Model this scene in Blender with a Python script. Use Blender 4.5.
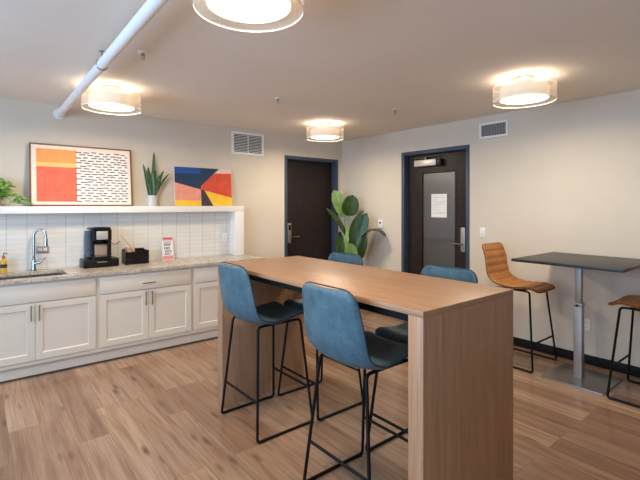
import bpy, bmesh, math, random
from math import sin, cos, pi, radians, sqrt
from mathutils import Vector, Matrix
random.seed(7)
S = bpy.context.scene
COL = S.collection
for o in list(bpy.data.objects): bpy.data.objects.remove(o)

# ---------------------------------------------------------------- camera, light, exposure
cd = bpy.data.cameras.new('camera'); cam = bpy.data.objects.new('camera', cd); COL.objects.link(cam)
cam.location = (0, 0, 1.58); cam.rotation_euler = (radians(90), 0, radians(-39.05))
cd.sensor_width = 36; cd.lens = 426/640*36; cd.shift_y = -34.5/640; cd.clip_start = .05
S.camera = cam
S.view_settings.view_transform = 'Standard'; S.view_settings.look = 'None'
S.view_settings.gamma = 1; S.view_settings.use_curve_mapping = False
S.view_settings.exposure = -0.22
w = bpy.data.worlds.new('world'); S.world = w; w.use_nodes = True
nt = w.node_tree; bg = nt.nodes['Background']
bg.inputs[0].default_value = (.55, .72, 1, 1); bg.inputs[1].default_value = .6
S.cycles.max_bounces = 10; S.cycles.diffuse_bounces = 6; S.cycles.transparent_max_bounces = 16
S.cycles.sample_clamp_indirect = 6
DAY = (.42, .66, 1.0); WARM = (1.0, .86, .66)
def area(name, loc, rot, sx, sy, e, c, parent=None, shape='RECTANGLE', spread=pi):
    l = bpy.data.lights.new(name, 'AREA'); l.shape = shape; l.size = sx; l.size_y = sy; l.energy = e; l.color = c; l.spread = spread
    o = bpy.data.objects.new(name, l); COL.objects.link(o); o.location = loc; o.rotation_euler = rot
    if parent: o.parent = parent
    return o
# daylight entering by the window of the side wall
area('daylight_side', (-2.62, 1.6, 1.55), (0, radians(-90), 0), 1.7, 4.2, 250, DAY)
LAMP_DOWN, LAMP_UP = 28, 2.3

# ---------------------------------------------------------------- materials
def lin(c):
    r = []
    for v in c[:3]:
        v /= 255; r.append(v/12.92 if v <= .04045 else ((v+.055)/1.055)**2.4)
    return (*r, 1)
class NM:
    def __init__(s, name, col=(200,200,200), rough=.5, metal=0, spec=.5):
        s.m = bpy.data.materials.new(name); s.m.use_nodes = True; s.t = s.m.node_tree; s.n = s.t.nodes
        s.b = s.n['Principled BSDF']; s.out = s.n['Material Output']
        s.b.inputs['Base Color'].default_value = lin(col); s.b.inputs['Roughness'].default_value = rough
        s.b.inputs['Metallic'].default_value = metal; s.b.inputs['Specular IOR Level'].default_value = spec
    def node(s, t, **k):
        n = s.n.new(t)
        for a, v in k.items(): setattr(n, a, v)
        return n
    def link(s, a, b): s.t.links.new(a, b)
    def coords(s, scale=(1,1,1), rot=(0,0,0), loc=(0,0,0)):
        tc = s.node('ShaderNodeTexCoord'); mp = s.node('ShaderNodeMapping')
        s.link(tc.outputs['Object'], mp.inputs[0])
        mp.inputs['Scale'].default_value = scale; mp.inputs['Rotation'].default_value = rot; mp.inputs['Location'].default_value = loc
        return mp.outputs[0]
    def noise(s, vec, scale=5, detail=4, rough=.6, dist=0):
        n = s.node('ShaderNodeTexNoise'); s.link(vec, n.inputs['Vector'])
        n.inputs['Scale'].default_value = scale; n.inputs['Detail'].default_value = detail
        n.inputs['Roughness'].default_value = rough; n.inputs['Distortion'].default_value = dist
        return n.outputs['Fac']
    def ramp(s, fac, stops):
        r = s.node('ShaderNodeValToRGB'); s.link(fac, r.inputs[0]); e = r.color_ramp.elements
        while len(e) < len(stops): e.new(.5)
        for i, (p, c) in enumerate(stops): e[i].position = p; e[i].color = lin(c)
        return r.outputs[0]
    def mix(s, fac, a, b, mode='MIX'):
        n = s.node('ShaderNodeMix', data_type='RGBA', blend_type=mode)
        for v, i in ((fac, n.inputs[0]), (a, n.inputs[6]), (b, n.inputs[7])):
            if isinstance(v, (int, float)): i.default_value = v
            elif isinstance(v, tuple): i.default_value = v
            else: s.link(v, i)
        return n.outputs[2]
    def color(s, c): s.link(c, s.b.inputs['Base Color'])
    def bump(s, h, strength=.2, dist=.01):
        b = s.node('ShaderNodeBump'); b.inputs['Strength'].default_value = strength; b.inputs['Distance'].default_value = dist
        s.link(h, b.inputs['Height']); s.link(b.outputs[0], s.b.inputs['Normal'])
def varied(name, col, rough=.5, metal=0, var=8, scale=6, bump=0, bscale=200, spec=.5, stretch=(1,1,1)):
    m = NM(name, col, rough, metal, spec)
    v = m.coords(stretch); f = m.noise(v, scale)
    lo = tuple(max(0, c-var) for c in col); hi = tuple(min(255, c+var) for c in col)
    m.color(m.ramp(f, [(.3, lo), (.7, hi)]))
    if bump: m.bump(m.noise(m.coords(), bscale, 3), bump, .002)
    return m.m
wall_paint = varied('wall_paint', (214,203,186), .85, var=2, scale=2, bump=.08, bscale=120, spec=.2)
ceiling_paint = varied('ceiling_paint', (236,227,214), .9, var=2, scale=1.5, bump=.06, bscale=90, spec=.1)
cabinet_paint = varied('cabinet_paint', (214,203,187), .42, var=2, scale=3)
white_paint = varied('white_paint', (238,236,232), .4, var=2, scale=3)
frame_paint = varied('door_frame_paint', (58,74,90), .45, var=3, scale=8)
door_brown = varied('door_brown', (40,31,29), .42, var=5, scale=3, stretch=(12,12,1), spec=.3)
black_metal = varied('black_metal', (10,10,11), .55, 0, var=2, scale=30, spec=.2)
black_plastic = varied('black_plastic', (15,14,15), .32, 0, var=3, scale=20, spec=.3)
black_base = varied('black_rubber_base', (18,18,20), .6, var=3, scale=5, spec=.25)
steel = varied('brushed_steel', (176,172,168), .5, .9, var=8, scale=3, stretch=(1,1,60))
steel_flat = varied('brushed_steel_plate', (170,164,158), .38, 1, var=10, scale=3, stretch=(60,1,1))
chrome = varied('chrome', (168,166,164), .14, 1, var=4, scale=10)
nickel = varied('satin_nickel', (150,140,130), .35, 1, var=5, scale=20)
dark_void = varied('duct_shade', (40,38,38), .9, var=2)  # dark colour painted in for the shade inside the vents
ceramic = varied('glazed_ceramic', (198,200,198), .35, var=5, scale=30)
soil = varied('soil', (52,40,30), .95, var=12, scale=80, bump=.5)
def wood(name, axis, a, b, c):
    m = NM(name, a, .42)
    st = [28,28,28]; st[axis] = .7
    st2 = [7,7,7]; st2[axis] = .25
    f = m.noise(m.coords(tuple(st)), 5, 5, .6, .4); g = m.noise(m.coords(tuple(st2)), 4, 3)
    c1 = m.ramp(f, [(.3, a), (.5, b), (.7, c)])
    c2 = m.ramp(g, [(.3, (226,221,216)), (.7, (255,255,255))])
    m.color(m.mix(.8, c1, c2, 'MULTIPLY')); m.bump(f, .05, .001)
    return m.m
LA, LB, LC = (160,118,86), (176,134,100), (188,148,114)
lam_y = wood('oak_laminate_lengthwise', 1, LA, LB, LC)
lam_z = wood('oak_laminate_upright', 2, LA, LB, LC)
def floor_mat():
    m = NM('oak_plank_floor', rough=.42)
    tc = m.node('ShaderNodeTexCoord'); sp = m.node('ShaderNodeSeparateXYZ'); m.link(tc.outputs['Object'], sp.inputs[0])
    cb = m.node('ShaderNodeCombineXYZ'); m.link(sp.outputs[1], cb.inputs[0]); m.link(sp.outputs[0], cb.inputs[1])
    br = m.node('ShaderNodeTexBrick', offset=.37, offset_frequency=3, squash=1)
    m.link(cb.outputs[0], br.inputs['Vector'])
    for k, v in (('Scale', 1), ('Mortar Size', .0012), ('Mortar Smooth', .1), ('Bias', 0), ('Brick Width', 1.22), ('Row Height', .182)): br.inputs[k].default_value = v
    br.inputs['Color1'].default_value = (0,0,0,1); br.inputs['Color2'].default_value = (1,1,1,1); br.inputs['Mortar'].default_value = (.5,.5,.5,1)
    rnd = br.outputs['Color']
    # shift the grain for each board
    vm = m.node('ShaderNodeVectorMath', operation='MULTIPLY_ADD')
    m.link(rnd, vm.inputs[0]); vm.inputs[1].default_value = (13.7, 31.1, 7.3); m.link(cb.outputs[0], vm.inputs[2])
    def stretch(sx, sy):
        mp = m.node('ShaderNodeMapping'); m.link(vm.outputs[0], mp.inputs[0]); mp.inputs['Scale'].default_value = (sx, sy, 1); return mp.outputs[0]
    fine = m.noise(stretch(1.2, 70), 2.2, 8, .6, .1)
    broad = m.noise(stretch(.75, 11), 1.6, 4, .6, .5)
    base = m.ramp(rnd, [(0, (154,121,97)), (.35, (174,142,117)), (.7, (196,165,139)), (1, (163,130,105))])
    g1 = m.ramp(fine, [(.25, (172,160,150)), (.5, (232,227,222)), (.7, (255,255,255))])
    g2 = m.ramp(broad, [(.3, (200,184,170)), (.5, (234,226,220)), (.7, (255,255,255))])
    c = m.mix(.75, base, g1, 'MULTIPLY'); c = m.mix(.9, c, g2, 'MULTIPLY')
    vo = m.node('ShaderNodeTexVoronoi'); m.link(stretch(2.6, 10.0), vo.inputs['Vector']); vo.inputs['Scale'].default_value = 1.0
    kn = m.ramp(vo.outputs['Distance'], [(.03, (0,0,0)), (.24, (255,255,255))])
    rn = m.ramp(m.noise(stretch(.8, 3), 1.3, 1), [(.50, (0,0,0)), (.57, (255,255,255))])
    inv = m.mix(1.0, (1,1,1,1), kn, 'SUBTRACT'); kmask = m.mix(1.0, inv, rn, 'MULTIPLY')
    c = m.mix(kmask, c, lin((92,60,42)))
    mort = m.ramp(br.outputs['Fac'], [(.0, (0,0,0)), (1, (255,255,255))])
    c = m.mix(mort, c, lin((128,96,74)))
    m.color(c)
    m.link(m.ramp(fine, [(.3, (140,140,140)), (.7, (110,110,110))]), m.b.inputs['Roughness'])
    m.bump(fine, .06, .002)
    return m.m
floor_m = floor_mat()
def tile_mat():
    m = NM('white_stacked_tile', rough=.22)
    tc = m.node('ShaderNodeTexCoord'); sp = m.node('ShaderNodeSeparateXYZ'); m.link(tc.outputs['Object'], sp.inputs[0])
    ax = m.node('ShaderNodeMath', operation='ADD'); m.link(sp.outputs[0], ax.inputs[0]); ax.inputs[1].default_value = 10*.172 - .246
    cb = m.node('ShaderNodeCombineXYZ'); m.link(ax.outputs[0], cb.inputs[0]); m.link(sp.outputs[2], cb.inputs[1])
    br = m.node('ShaderNodeTexBrick', offset=0, squash=1); m.link(cb.outputs[0], br.inputs['Vector'])
    for k, v in (('Scale', 1), ('Mortar Size', .0022), ('Mortar Smooth', .1), ('Bias', 0), ('Brick Width', .172), ('Row Height', .0515)): br.inputs[k].default_value = v
    br.inputs['Color1'].default_value = lin((226,223,216)); br.inputs['Color2'].default_value = lin((220,217,210)); br.inputs['Mortar'].default_value = lin((206,203,197))
    fr = m.node('ShaderNodeMath', operation='FRACT'); dv = m.node('ShaderNodeMath', operation='DIVIDE'); m.link(ax.outputs[0], dv.inputs[0]); dv.inputs[1].default_value = .172; m.link(dv.outputs[0], fr.inputs[0])
    pp = m.node('ShaderNodeMath', operation='PINGPONG'); m.link(fr.outputs[0], pp.inputs[0]); pp.inputs[1].default_value = .5
    ls = m.node('ShaderNodeMath', operation='LESS_THAN'); m.link(pp.outputs[0], ls.inputs[0]); ls.inputs[1].default_value = .013
    m.color(m.mix(ls.outputs[0], br.outputs['Color'], lin((182,177,170))))
    inv = m.node('ShaderNodeMath', operation='SUBTRACT'); inv.inputs[0].default_value = 1; m.link(br.outputs['Fac'], inv.inputs[1])
    m.bump(inv.outputs[0], .4, .002)
    return m.m
tile_m = tile_mat()
def granite_mat():
    m = NM('speckled_granite', rough=.25)
    a = m.noise(m.coords(), 90, 3, .7); b = m.noise(m.coords(), 14, 4, .6)
    c1 = m.ramp(a, [(.34, (110,98,88)), (.42, (186,176,164)), (.6, (214,206,196)), (.7, (232,226,218))])
    c2 = m.ramp(b, [(.35, (205,196,186)), (.65, (255,252,248))])
    m.color(m.mix(.8, c1, c2, 'MULTIPLY')); return m.m
granite = granite_mat()
def leather(name, lo, hi, rough, scale=90):
    m = NM(name, hi, rough, spec=.5)
    f = m.noise(m.coords(), 9, 6, .65); g = m.noise(m.coords(), scale, 4, .7)
    c = m.ramp(f, [(.3, lo), (.7, hi)]); d = m.ramp(g, [(.35, (205,208,210)), (.65, (255,255,255))])
    m.color(m.mix(.9, c, d, 'MULTIPLY')); m.bump(g, .25, .002); return m.m
blue_leather = leather('blue_vinyl', (58,90,102), (86,120,132), .5)
navy_trim = varied('navy_piping', (28,42,58), .5)
tan_leather = leather('tan_leather', (176,108,42), (206,138,64), .45, 60)
tan_trim = varied('brown_edge', (92,52,26), .5)
def leafmat(name, lo, hi, scale, stretch=(1,1,1), rough=.38):
    m = NM(name, hi, rough); f = m.noise(m.coords(stretch), scale, 4, .6, .6)
    m.color(m.ramp(f, [(.3, lo), (.7, hi)]))
    try: m.b.inputs['Subsurface Weight'].default_value = 0
    except Exception: pass
    return m.m
leaf_dark = leafmat('broad_leaf_dark', (20,38,14), (58,88,30), 14, (1,1,.4), .42)
leaf_mid = leafmat('broad_leaf_mid', (66,104,38), (128,160,78), 9, (1,1,.4), .42)
stem_green = leafmat('stem_green', (92,128,66), (126,160,92), 20)
snake_m = leafmat('snake_leaf', (20,46,26), (78,116,66), 30, (1,1,3.5))
pothos_m = leafmat('pothos_leaf', (52,112,36), (160,206,96), 24)
def black_top():
    m = NM('black_table_laminate', (40,40,42), .38); f = m.noise(m.coords((30,2,1)), 3, 5)
    m.color(m.ramp(f, [(.3, (24,24,26)), (.7, (42,40,42))])); return m.m
black_top_m = black_top()
def emit(name, col, s):
    m = NM(name, (245,240,232), .5); m.b.inputs['Emission Color'].default_value = lin(col); m.b.inputs['Emission Strength'].default_value = s
    f = m.noise(m.coords(), 3); m.color(m.ramp(f, [(0, (240,236,228)), (1, (246,242,236))])); return m.m
diffuser_m = emit('lit_diffuser', (255,236,210), 5.0)
inner_shade_m = emit('lit_inner_shade', (255,222,176), .42)
def sheer():
    m = NM('sheer_shade', (250,244,232), .6)
    tr = m.node('ShaderNodeBsdfTransparent'); tl = m.node('ShaderNodeBsdfTranslucent'); df = m.node('ShaderNodeBsdfDiffuse')
    tl.inputs[0].default_value = lin((250,240,224)); df.inputs[0].default_value = lin((245,238,226))
    wv = m.node('ShaderNodeTexWave', bands_direction='DIAGONAL'); m.link(m.coords(), wv.inputs[0]); wv.inputs['Scale'].default_value = 140
    m1 = m.node('ShaderNodeMixShader'); m1.inputs[0].default_value = .5; m.link(tl.outputs[0], m1.inputs[1]); m.link(df.outputs[0], m1.inputs[2])
    fr = m.node('ShaderNodeMapRange'); m.link(wv.outputs['Fac'], fr.inputs[0]); fr.inputs[3].default_value = .20; fr.inputs[4].default_value = .36
    m2 = m.node('ShaderNodeMixShader'); m.link(fr.outputs[0], m2.inputs[0]); m.link(tr.outputs[0], m2.inputs[1]); m.link(m1.outputs[0], m2.inputs[2])
    m.link(m2.outputs[0], m.out.inputs[0]); return m.m
sheer_m = sheer()
def glass(name, col, mixf, rough=.05):
    m = NM(name, col, rough); tr = m.node('ShaderNodeBsdfTransparent'); tr.inputs[0].default_value = lin(col)
    gl = m.node('ShaderNodeBsdfGlossy'); gl.inputs['Roughness'].default_value = rough; gl.inputs[0].default_value = lin((225,228,232))
    fn = m.noise(m.coords(), 2); mr = m.node('ShaderNodeMapRange'); m.link(fn, mr.inputs[0]); mr.inputs[3].default_value = mixf*.9; mr.inputs[4].default_value = mixf*1.1
    mx = m.node('ShaderNodeMixShader'); m.link(mr.outputs[0], mx.inputs[0]); m.link(tr.outputs[0], mx.inputs[1]); m.link(gl.outputs[0], mx.inputs[2])
    m.link(mx.outputs[0], m.out.inputs[0]); return m.m
door_glass = glass('door_glass', (205,207,210), .16, .35)
tank_plastic = glass('clear_tank', (190,205,220), .15, .08)
def flat(name, col, rough=.7): return varied(name, col, rough, var=3, scale=14)

# ---------------------------------------------------------------- mesh helpers
def box(bm, x0, x1, y0, y1, z0, z1, bev=0, mi=0, seg=2):
    r = bmesh.ops.create_cube(bm, size=1)
    vs = r['verts']
    for v in vs: v.co = Vector(((x0+x1)/2 + v.co.x*(x1-x0), (y0+y1)/2 + v.co.y*(y1-y0), (z0+z1)/2 + v.co.z*(z1-z0)))
    fs = {f for v in vs for f in v.link_faces}
    for f in fs: f.material_index = mi
    if bev:
        es = list({e for v in vs for e in v.link_edges})
        r2 = bmesh.ops.bevel(bm, geom=es, offset=bev, segments=seg, profile=.5, affect='EDGES')
        for f in r2['faces']: f.material_index = mi
def frame_at(d):
    d = d.normalized(); u = Vector((0,0,1)) if abs(d.z) < .95 else Vector((1,0,0))
    a = d.cross(u).normalized(); return a, a.cross(d).normalized()
def rounded(pts, r, n=6):
    pts = [Vector(p) for p in pts]; out = [pts[0]]
    for i in range(1, len(pts)-1):
        a, b, c = pts[i-1], pts[i], pts[i+1]
        ra = min(r, (a-b).length*.45, (c-b).length*.45)
        p, q = b+(a-b).normalized()*ra, b+(c-b).normalized()*ra
        for k in range(n+1):
            t = k/n; out.append(p*(1-t)**2 + b*2*t*(1-t) + q*t*t)
    out.append(pts[-1]); return out
def tube(bm, pts, r, seg=10, closed=False, flat_=1.0, mi=0):
    pts = [Vector(p) for p in pts]; n = len(pts); rings = []
    rs = r if isinstance(r, (list, tuple)) else [r]*n
    a = None
    for i, p in enumerate(pts):
        if closed: d = pts[(i+1) % n] - pts[i-1]
        else: d = pts[min(i+1, n-1)] - pts[max(i-1, 0)]
        d.normalize()
        if a is None: a, b = frame_at(d)
        else:
            a = (a - d*a.dot(d)).normalized()
            b = d.cross(a)
        b = a.cross(d)
        rings.append([bm.verts.new(p + a*cos(2*pi*k/seg)*rs[i] + b*sin(2*pi*k/seg)*rs[i]*flat_) for k in range(seg)])
    m = n if closed else n-1
    for i in range(m):
        A, B = rings[i], rings[(i+1) % n]
        for k in range(seg):
            f = bm.faces.new((A[k], A[(k+1) % seg], B[(k+1) % seg], B[k])); f.material_index = mi
    if not closed:
        bm.faces.new(rings[0]).material_index = mi; bm.faces.new(rings[-1][::-1]).material_index = mi
def lathe(bm, prof, cx=0, cy=0, cz=0, seg=40, mi=0, closed=False):
    rings = []
    for r, z in prof:
        if r < 1e-5: rings.append([bm.verts.new((cx, cy, cz+z))])
        else: rings.append([bm.verts.new((cx+r*cos(2*pi*k/seg), cy+r*sin(2*pi*k/seg), cz+z)) for k in range(seg)])
    n = len(rings)
    for i in range(n if closed else n-1):
        A, B = rings[i], rings[(i+1) % n]
        for k in range(seg):
            k2 = (k+1) % seg
            vs = (A[k], A[k2], B[k2], B[k]) if len(A) > 1 and len(B) > 1 else ((A[0], B[k2], B[k]) if len(A) == 1 and len(B) > 1 else ((A[k], A[k2], B[0]) if len(A) > 1 else None))
            if vs: bm.faces.new(vs).material_index = mi
def poly(bm, pts, mi=0):
    f = bm.faces.new([bm.verts.new(p) for p in pts]); f.material_index = mi; return f
def prism(bm, pts2, y0, y1, mi=0):      # outline in x-z, extruded along y
    a = [bm.verts.new((x, y0, z)) for x, z in pts2]; b = [bm.verts.new((x, y1, z)) for x, z in pts2]
    n = len(a)
    for f in [bm.faces.new(a), bm.faces.new(b[::-1])] + [bm.faces.new((a[i], b[i], b[(i+1) % n], a[(i+1) % n])) for i in range(n)]: f.material_index = mi
def obj(name, bm, mat, parent=None, smooth=35, loc=None, rot=None):
    bmesh.ops.recalc_face_normals(bm, faces=bm.faces)
    me = bpy.data.meshes.new(name); bm.to_mesh(me); bm.free()
    for m in (mat if isinstance(mat, (list, tuple)) else [mat]): me.materials.append(m)
    if smooth:
        for p in me.polygons: p.use_smooth = True
        me.set_sharp_from_angle(angle=radians(smooth))
    o = bpy.data.objects.new(name, me); COL.objects.link(o)
    if parent: o.parent = parent
    if loc: o.location = loc
    if rot: o.rotation_euler = rot
    return o
def B(): return bmesh.new()
def boxobj(name, mat, parent, *a, **k):
    bm = B(); box(bm, *a, **k); return obj(name, bm, mat, parent)
def tag(o, label, cat, group=None):
    o['label'] = label; o['category'] = cat
    if group: o['group'] = group
    return o
def thing(name, label, cat, loc=(0,0,0), rz=0, group=None, rot=None):
    o = bpy.data.objects.new(name, None); COL.objects.link(o); o.empty_display_size = .1
    o.location = loc; o.rotation_euler = rot or (0, 0, rz)
    return tag(o, label, cat, group)
def struct(name, bm, mat, parent=None, smooth=30):
    o = obj(name, bm, mat, parent, smooth)
    if not parent: o['kind'] = 'structure'
    return o
def copy_tree(o, parent=None):
    c = o.copy(); COL.objects.link(c)
    if parent: c.parent = parent
    for ch in list(o.children): copy_tree(ch, c)
    return c

# ---------------------------------------------------------------- room shell
X0, XW, Y0, YW, H = -2.6, 4.755, -2.1, 5.29, 2.65
T = .16
bm = B(); box(bm, X0-.2, XW+.2, Y0-.2, YW+.2, -.1, 0); struct('floor', bm, floor_m)
bm = B(); box(bm, X0-.2, XW+.2, Y0-.2, YW+.2, H, H+.1); struct('ceiling', bm, ceiling_paint)
D1 = (3.605, 4.675, 2.335); D2 = (2.925, 4.005, 2.335)
bm = B()
box(bm, X0-.2, D1[0], YW, YW+T, 0, H); box(bm, D1[1], XW+T, YW, YW+T, 0, H); box(bm, D1[0], D1[1], YW, YW+T, D1[2], H)
struct('wall_back', bm, wall_paint)
bm = B()
box(bm, XW, XW+T, Y0-.2, D2[0], 0, H); box(bm, XW, XW+T, D2[1], YW, 0, H); box(bm, XW, XW+T, D2[0], D2[1], D2[2], H)
struct('wall_right', bm, wall_paint)
WZ = (.7, 2.4)
def window_wall(name, horizontal, at, a, b, w0, w1, out):
    bm = B(); t0, t1 = (at-T, at) if out < 0 else (at, at+T)
    segs = [(a, w0, 0, H), (w1, b, 0, H), (w0, w1, 0, WZ[0]), (w0, w1, WZ[1], H)]
    for p, q, z0, z1 in segs:
        if horizontal: box(bm, p, q, t0, t1, z0, z1)
        else: box(bm, t0, t1, p, q, z0, z1)
    return struct(name, bm, wall_paint)
window_wall('wall_left', False, X0, Y0-.2, YW, -.5, 3.7, -1)
bm = B(); box(bm, X0, XW, Y0-T, Y0, 0, H); struct('wall_front', bm, wall_paint)
def window(name, horizontal, at, w0, w1):
    bm = B(); n = 3; k = (w1-w0)/n
    def bx(p, q, z0, z1):
        if horizontal: box(bm, p, q, at-.11, at-.06, z0, z1)
        else: box(bm, at-.11, at-.06, p, q, z0, z1)
    bx(w0, w1, WZ[0], WZ[0]+.05); bx(w0, w1, WZ[1]-.05, WZ[1])
    for i in range(n+1):
        c = w0 + i*k; bx(max(w0, c-.025), min(w1, c+.025), WZ[0]+.05, WZ[1]-.05)
    o = struct(name, bm, white_paint); return o
window('window_1', False, X0, -.5, 3.7)

# baseboards
bm = B(); box(bm, XW-.013, XW, Y0, D2[0]-.002, 0, .092, .003); struct('baseboard_right', bm, black_base)
bm = B(); box(bm, XW-.013, XW, D2[1]+.002, YW-.013, 0, .092, .003); box(bm, 4.68, XW, YW-.013, YW, 0, .092, .003); box(bm, 2.88, 3.60, YW-.013, YW, 0, .092, .003); struct('baseboard_back', bm, black_base)

# door in the back wall
def door_frame_pts(bm, mk, a, b, top, face=.05, proud=.006, depth=T):
    for p, q, z0, z1 in ((a, a+face, 0, top), (b-face, b, 0, top), (a+face, b-face, top-face, top)):
        mk(bm, p, q, -proud, depth, z0, z1)
L1y = YW+.10
bm = B(); box(bm, D1[0]+.054, D1[1]-.054, L1y, L1y+.045, .01, D1[2]-.054, .002); d1 = struct('door_1', bm, door_brown)
bm = B(); door_frame_pts(bm, lambda m,p,q,a,b,z0,z1: box(m, p, q, YW+a, YW+b, z0, z1, .002), *D1); obj('door_frame', bm, frame_paint, d1)
bm = B(); box(bm, 3.725, 3.795, L1y-.016, L1y-.001, 1.0, 1.31, .006); pl = obj('lock_plate', bm, steel, d1)
boxobj('keypad', black_plastic, pl, 3.738, 3.782, L1y-.022, L1y-.016, 1.2, 1.28, .002)
bm = B(); tube(bm, rounded([(3.76, L1y-.01, 1.10), (3.76, L1y-.06, 1.10), (3.91, L1y-.06, 1.10)], .015), .010); obj('door_handle', bm, chrome, pl)

# door with glass in the right wall
L2x = XW+.09
g0, g1, gz0, gz1 = 3.175, 3.73, .25, 2.04
a0, a1, at_ = D2[0]+.054, D2[1]-.054, D2[2]-.054
bm = B()
for p, q, z0, z1 in ((a0, g0, .01, at_), (g1, a1, .01, at_), (g0, g1, gz1, at_), (g0, g1, .01, gz0)): box(bm, L2x, L2x+.045, p, q, z0, z1)
d2 = struct('door_2', bm, door_brown)
bm = B(); door_frame_pts(bm, lambda m,p,q,a,b,z0,z1: box(m, XW+a, XW+b, p, q, z0, z1, .002), *D2); obj('door_frame', bm, frame_paint, d2)
boxobj('glass_pane', door_glass, d2, L2x+.018, L2x+.026, g0-.01, g1+.01, gz0-.01, gz1+.01)
bm = B()
for p, q, z0, z1 in ((g0, g0+.016, gz0, gz1), (g1-.016, g1, gz0, gz1), (g0+.016, g1-.016, gz1-.016, gz1), (g0+.016, g1-.016, gz0, gz0+.016)): box(bm, L2x-.006, L2x+.012, p, q, z0, z1, .002)
obj('glazing_bead', bm, door_brown, d2)
bm = B(); box(bm, L2x-.016, L2x-.001, 3.035, 3.105, .985, 1.30, .012, seg=3); pl = obj('lock_plate', bm, steel, d2)
bm = B(); tube(bm, rounded([(L2x-.01, 3.065, 1.085), (L2x-.06, 3.065, 1.085), (L2x-.06, 3.20, 1.085)], .015), .010); obj('door_handle', bm, chrome, pl)
cl = boxobj('door_closer', varied('closer_aluminium', (214,206,196), .35, .3), d2, L2x-.07, L2x-.002, 3.44, 3.80, 2.12, 2.205, .006)
boxobj('closer_end_cap', black_plastic, cl, L2x-.068, L2x-.002, 3.365, 3.44, 2.115, 2.205, .004)
bm = B(); tube(bm, [(L2x-.045, 3.62, 2.205), (L2x-.045, 3.62, 2.235)], .014); tube(bm, [(L2x-.045, 3.62, 2.23), (L2x-.03, 3.82, 2.24), ], .008); tube(bm, [(L2x-.03, 3.82, 2.24), (L2x-.04, 3.42, 2.25)], .008); obj('closer_arm', bm, nickel, cl)
pp = tag(boxobj('notice_sheet', flat('paper', (236,234,228)), None, L2x+.0145, L2x+.0172, 3.325, 3.57, 1.42, 1.735), 'white printed paper notice taped inside the glass of the dark door', 'notice')
bm = B(); random.seed(3)
for i in range(14):
    z = 1.70 - i*.018
    y = 3.55
    while y > 3.36:
        l = random.uniform(.012, .035); poly(bm, [(L2x+.0140, y, z), (L2x+.0140, y-l, z), (L2x+.0140, y-l, z+.005), (L2x+.0140, y, z+.005)]); y -= l+.008
        if random.random() < .12: break
obj('printed_lines', bm, flat('grey_ink', (170,170,172)), pp, 0)
# corridor seen through the glass
grey_wall = varied('corridor_paint', (150,150,152), .8, var=3)
bm = B(); box(bm, 6.4, 6.5, 1.6, 5.6, 0, 2.65); box(bm, XW+T, 6.5, 5.6, 5.7, 0, 2.65); box(bm, XW+T, 6.5, 1.5, 1.6, 0, 2.65); struct('wall_corridor', bm, grey_wall)
bm = B(); box(bm, XW+.2, 6.5, 1.5, 5.7, -.1, 0); struct('floor_corridor', bm, floor_m)
bm = B(); box(bm, XW+T, 6.5, 1.5, 5.7, 2.65, 2.75); struct('ceiling_corridor', bm, ceiling_paint)
bm = B(); box(bm, 6.375, 6.4, 1.6, 5.6, .95, 1.0, .004); struct('trim_2', bm, varied('rail_paint', (96,94,94), .6))
area('corridor_fill', (5.7, 3.6, 2.6), (0,0,0), .5, .5, 22, (1,.9,.8))  # added unseen fill light that brightens the corridor behind the glass

# ---------------------------------------------------------------- kitchen run
CX = [-1.05, -.095, .955, 1.93, 2.86]
FY = 4.675                     # carcass front
def handle(name, p, q, parent):
    bm = B(); p, q = Vector(p), Vector(q); d = (q-p).normalized()
    tube(bm, [p, q], .0055)
    for c in (p+d*.018, q-d*.018): tube(bm, [c, c+Vector((0, .026, 0))], .004, 8)
    return obj(name, bm, nickel, parent)
def shaker(name, x0, x1, z0, z1, parent):
    fw = .058; y1 = FY; y0 = FY-.019
    bm = B()
    for a, b, c, d in ((x0, x0+fw, z0, z1), (x1-fw, x1, z0, z1), (x0+fw, x1-fw, z0, z0+fw), (x0+fw, x1-fw, z1-fw, z1)): box(bm, a, b, y0, y1, c, d)
    box(bm, x0+fw, x1-fw, y0+.010, y1, z0+fw, z1-fw)
    g = .008   # bevelled bead round the sunk panel
    X0_, X1_, Z0_, Z1_ = x0+fw, x1-fw, z0+fw, z1-fw
    o4 = [(X0_, y0, Z0_), (X1_, y0, Z0_), (X1_, y0, Z1_), (X0_, y0, Z1_)]; i4 = [(X0_+g, y0+.010, Z0_+g), (X1_-g, y0+.010, Z0_+g), (X1_-g, y0+.010, Z1_-g), (X0_+g, y0+.010, Z1_-g)]
    for k in range(4): poly(bm, [o4[k], o4[(k+1) % 4], i4[(k+1) % 4], i4[k]])
    return obj(name, bm, cabinet_paint, parent, 20)
cab_labels = ['white shaker base cabinet on the far side of the sink cabinet from the doors',
              'white shaker base cabinet under the sink with two doors and a plain false drawer front',
              'white shaker base cabinet below the coffee maker with one wide drawer over two doors',
              'white shaker base cabinet nearest the dark brown door, partly behind the tall oak table']
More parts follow.
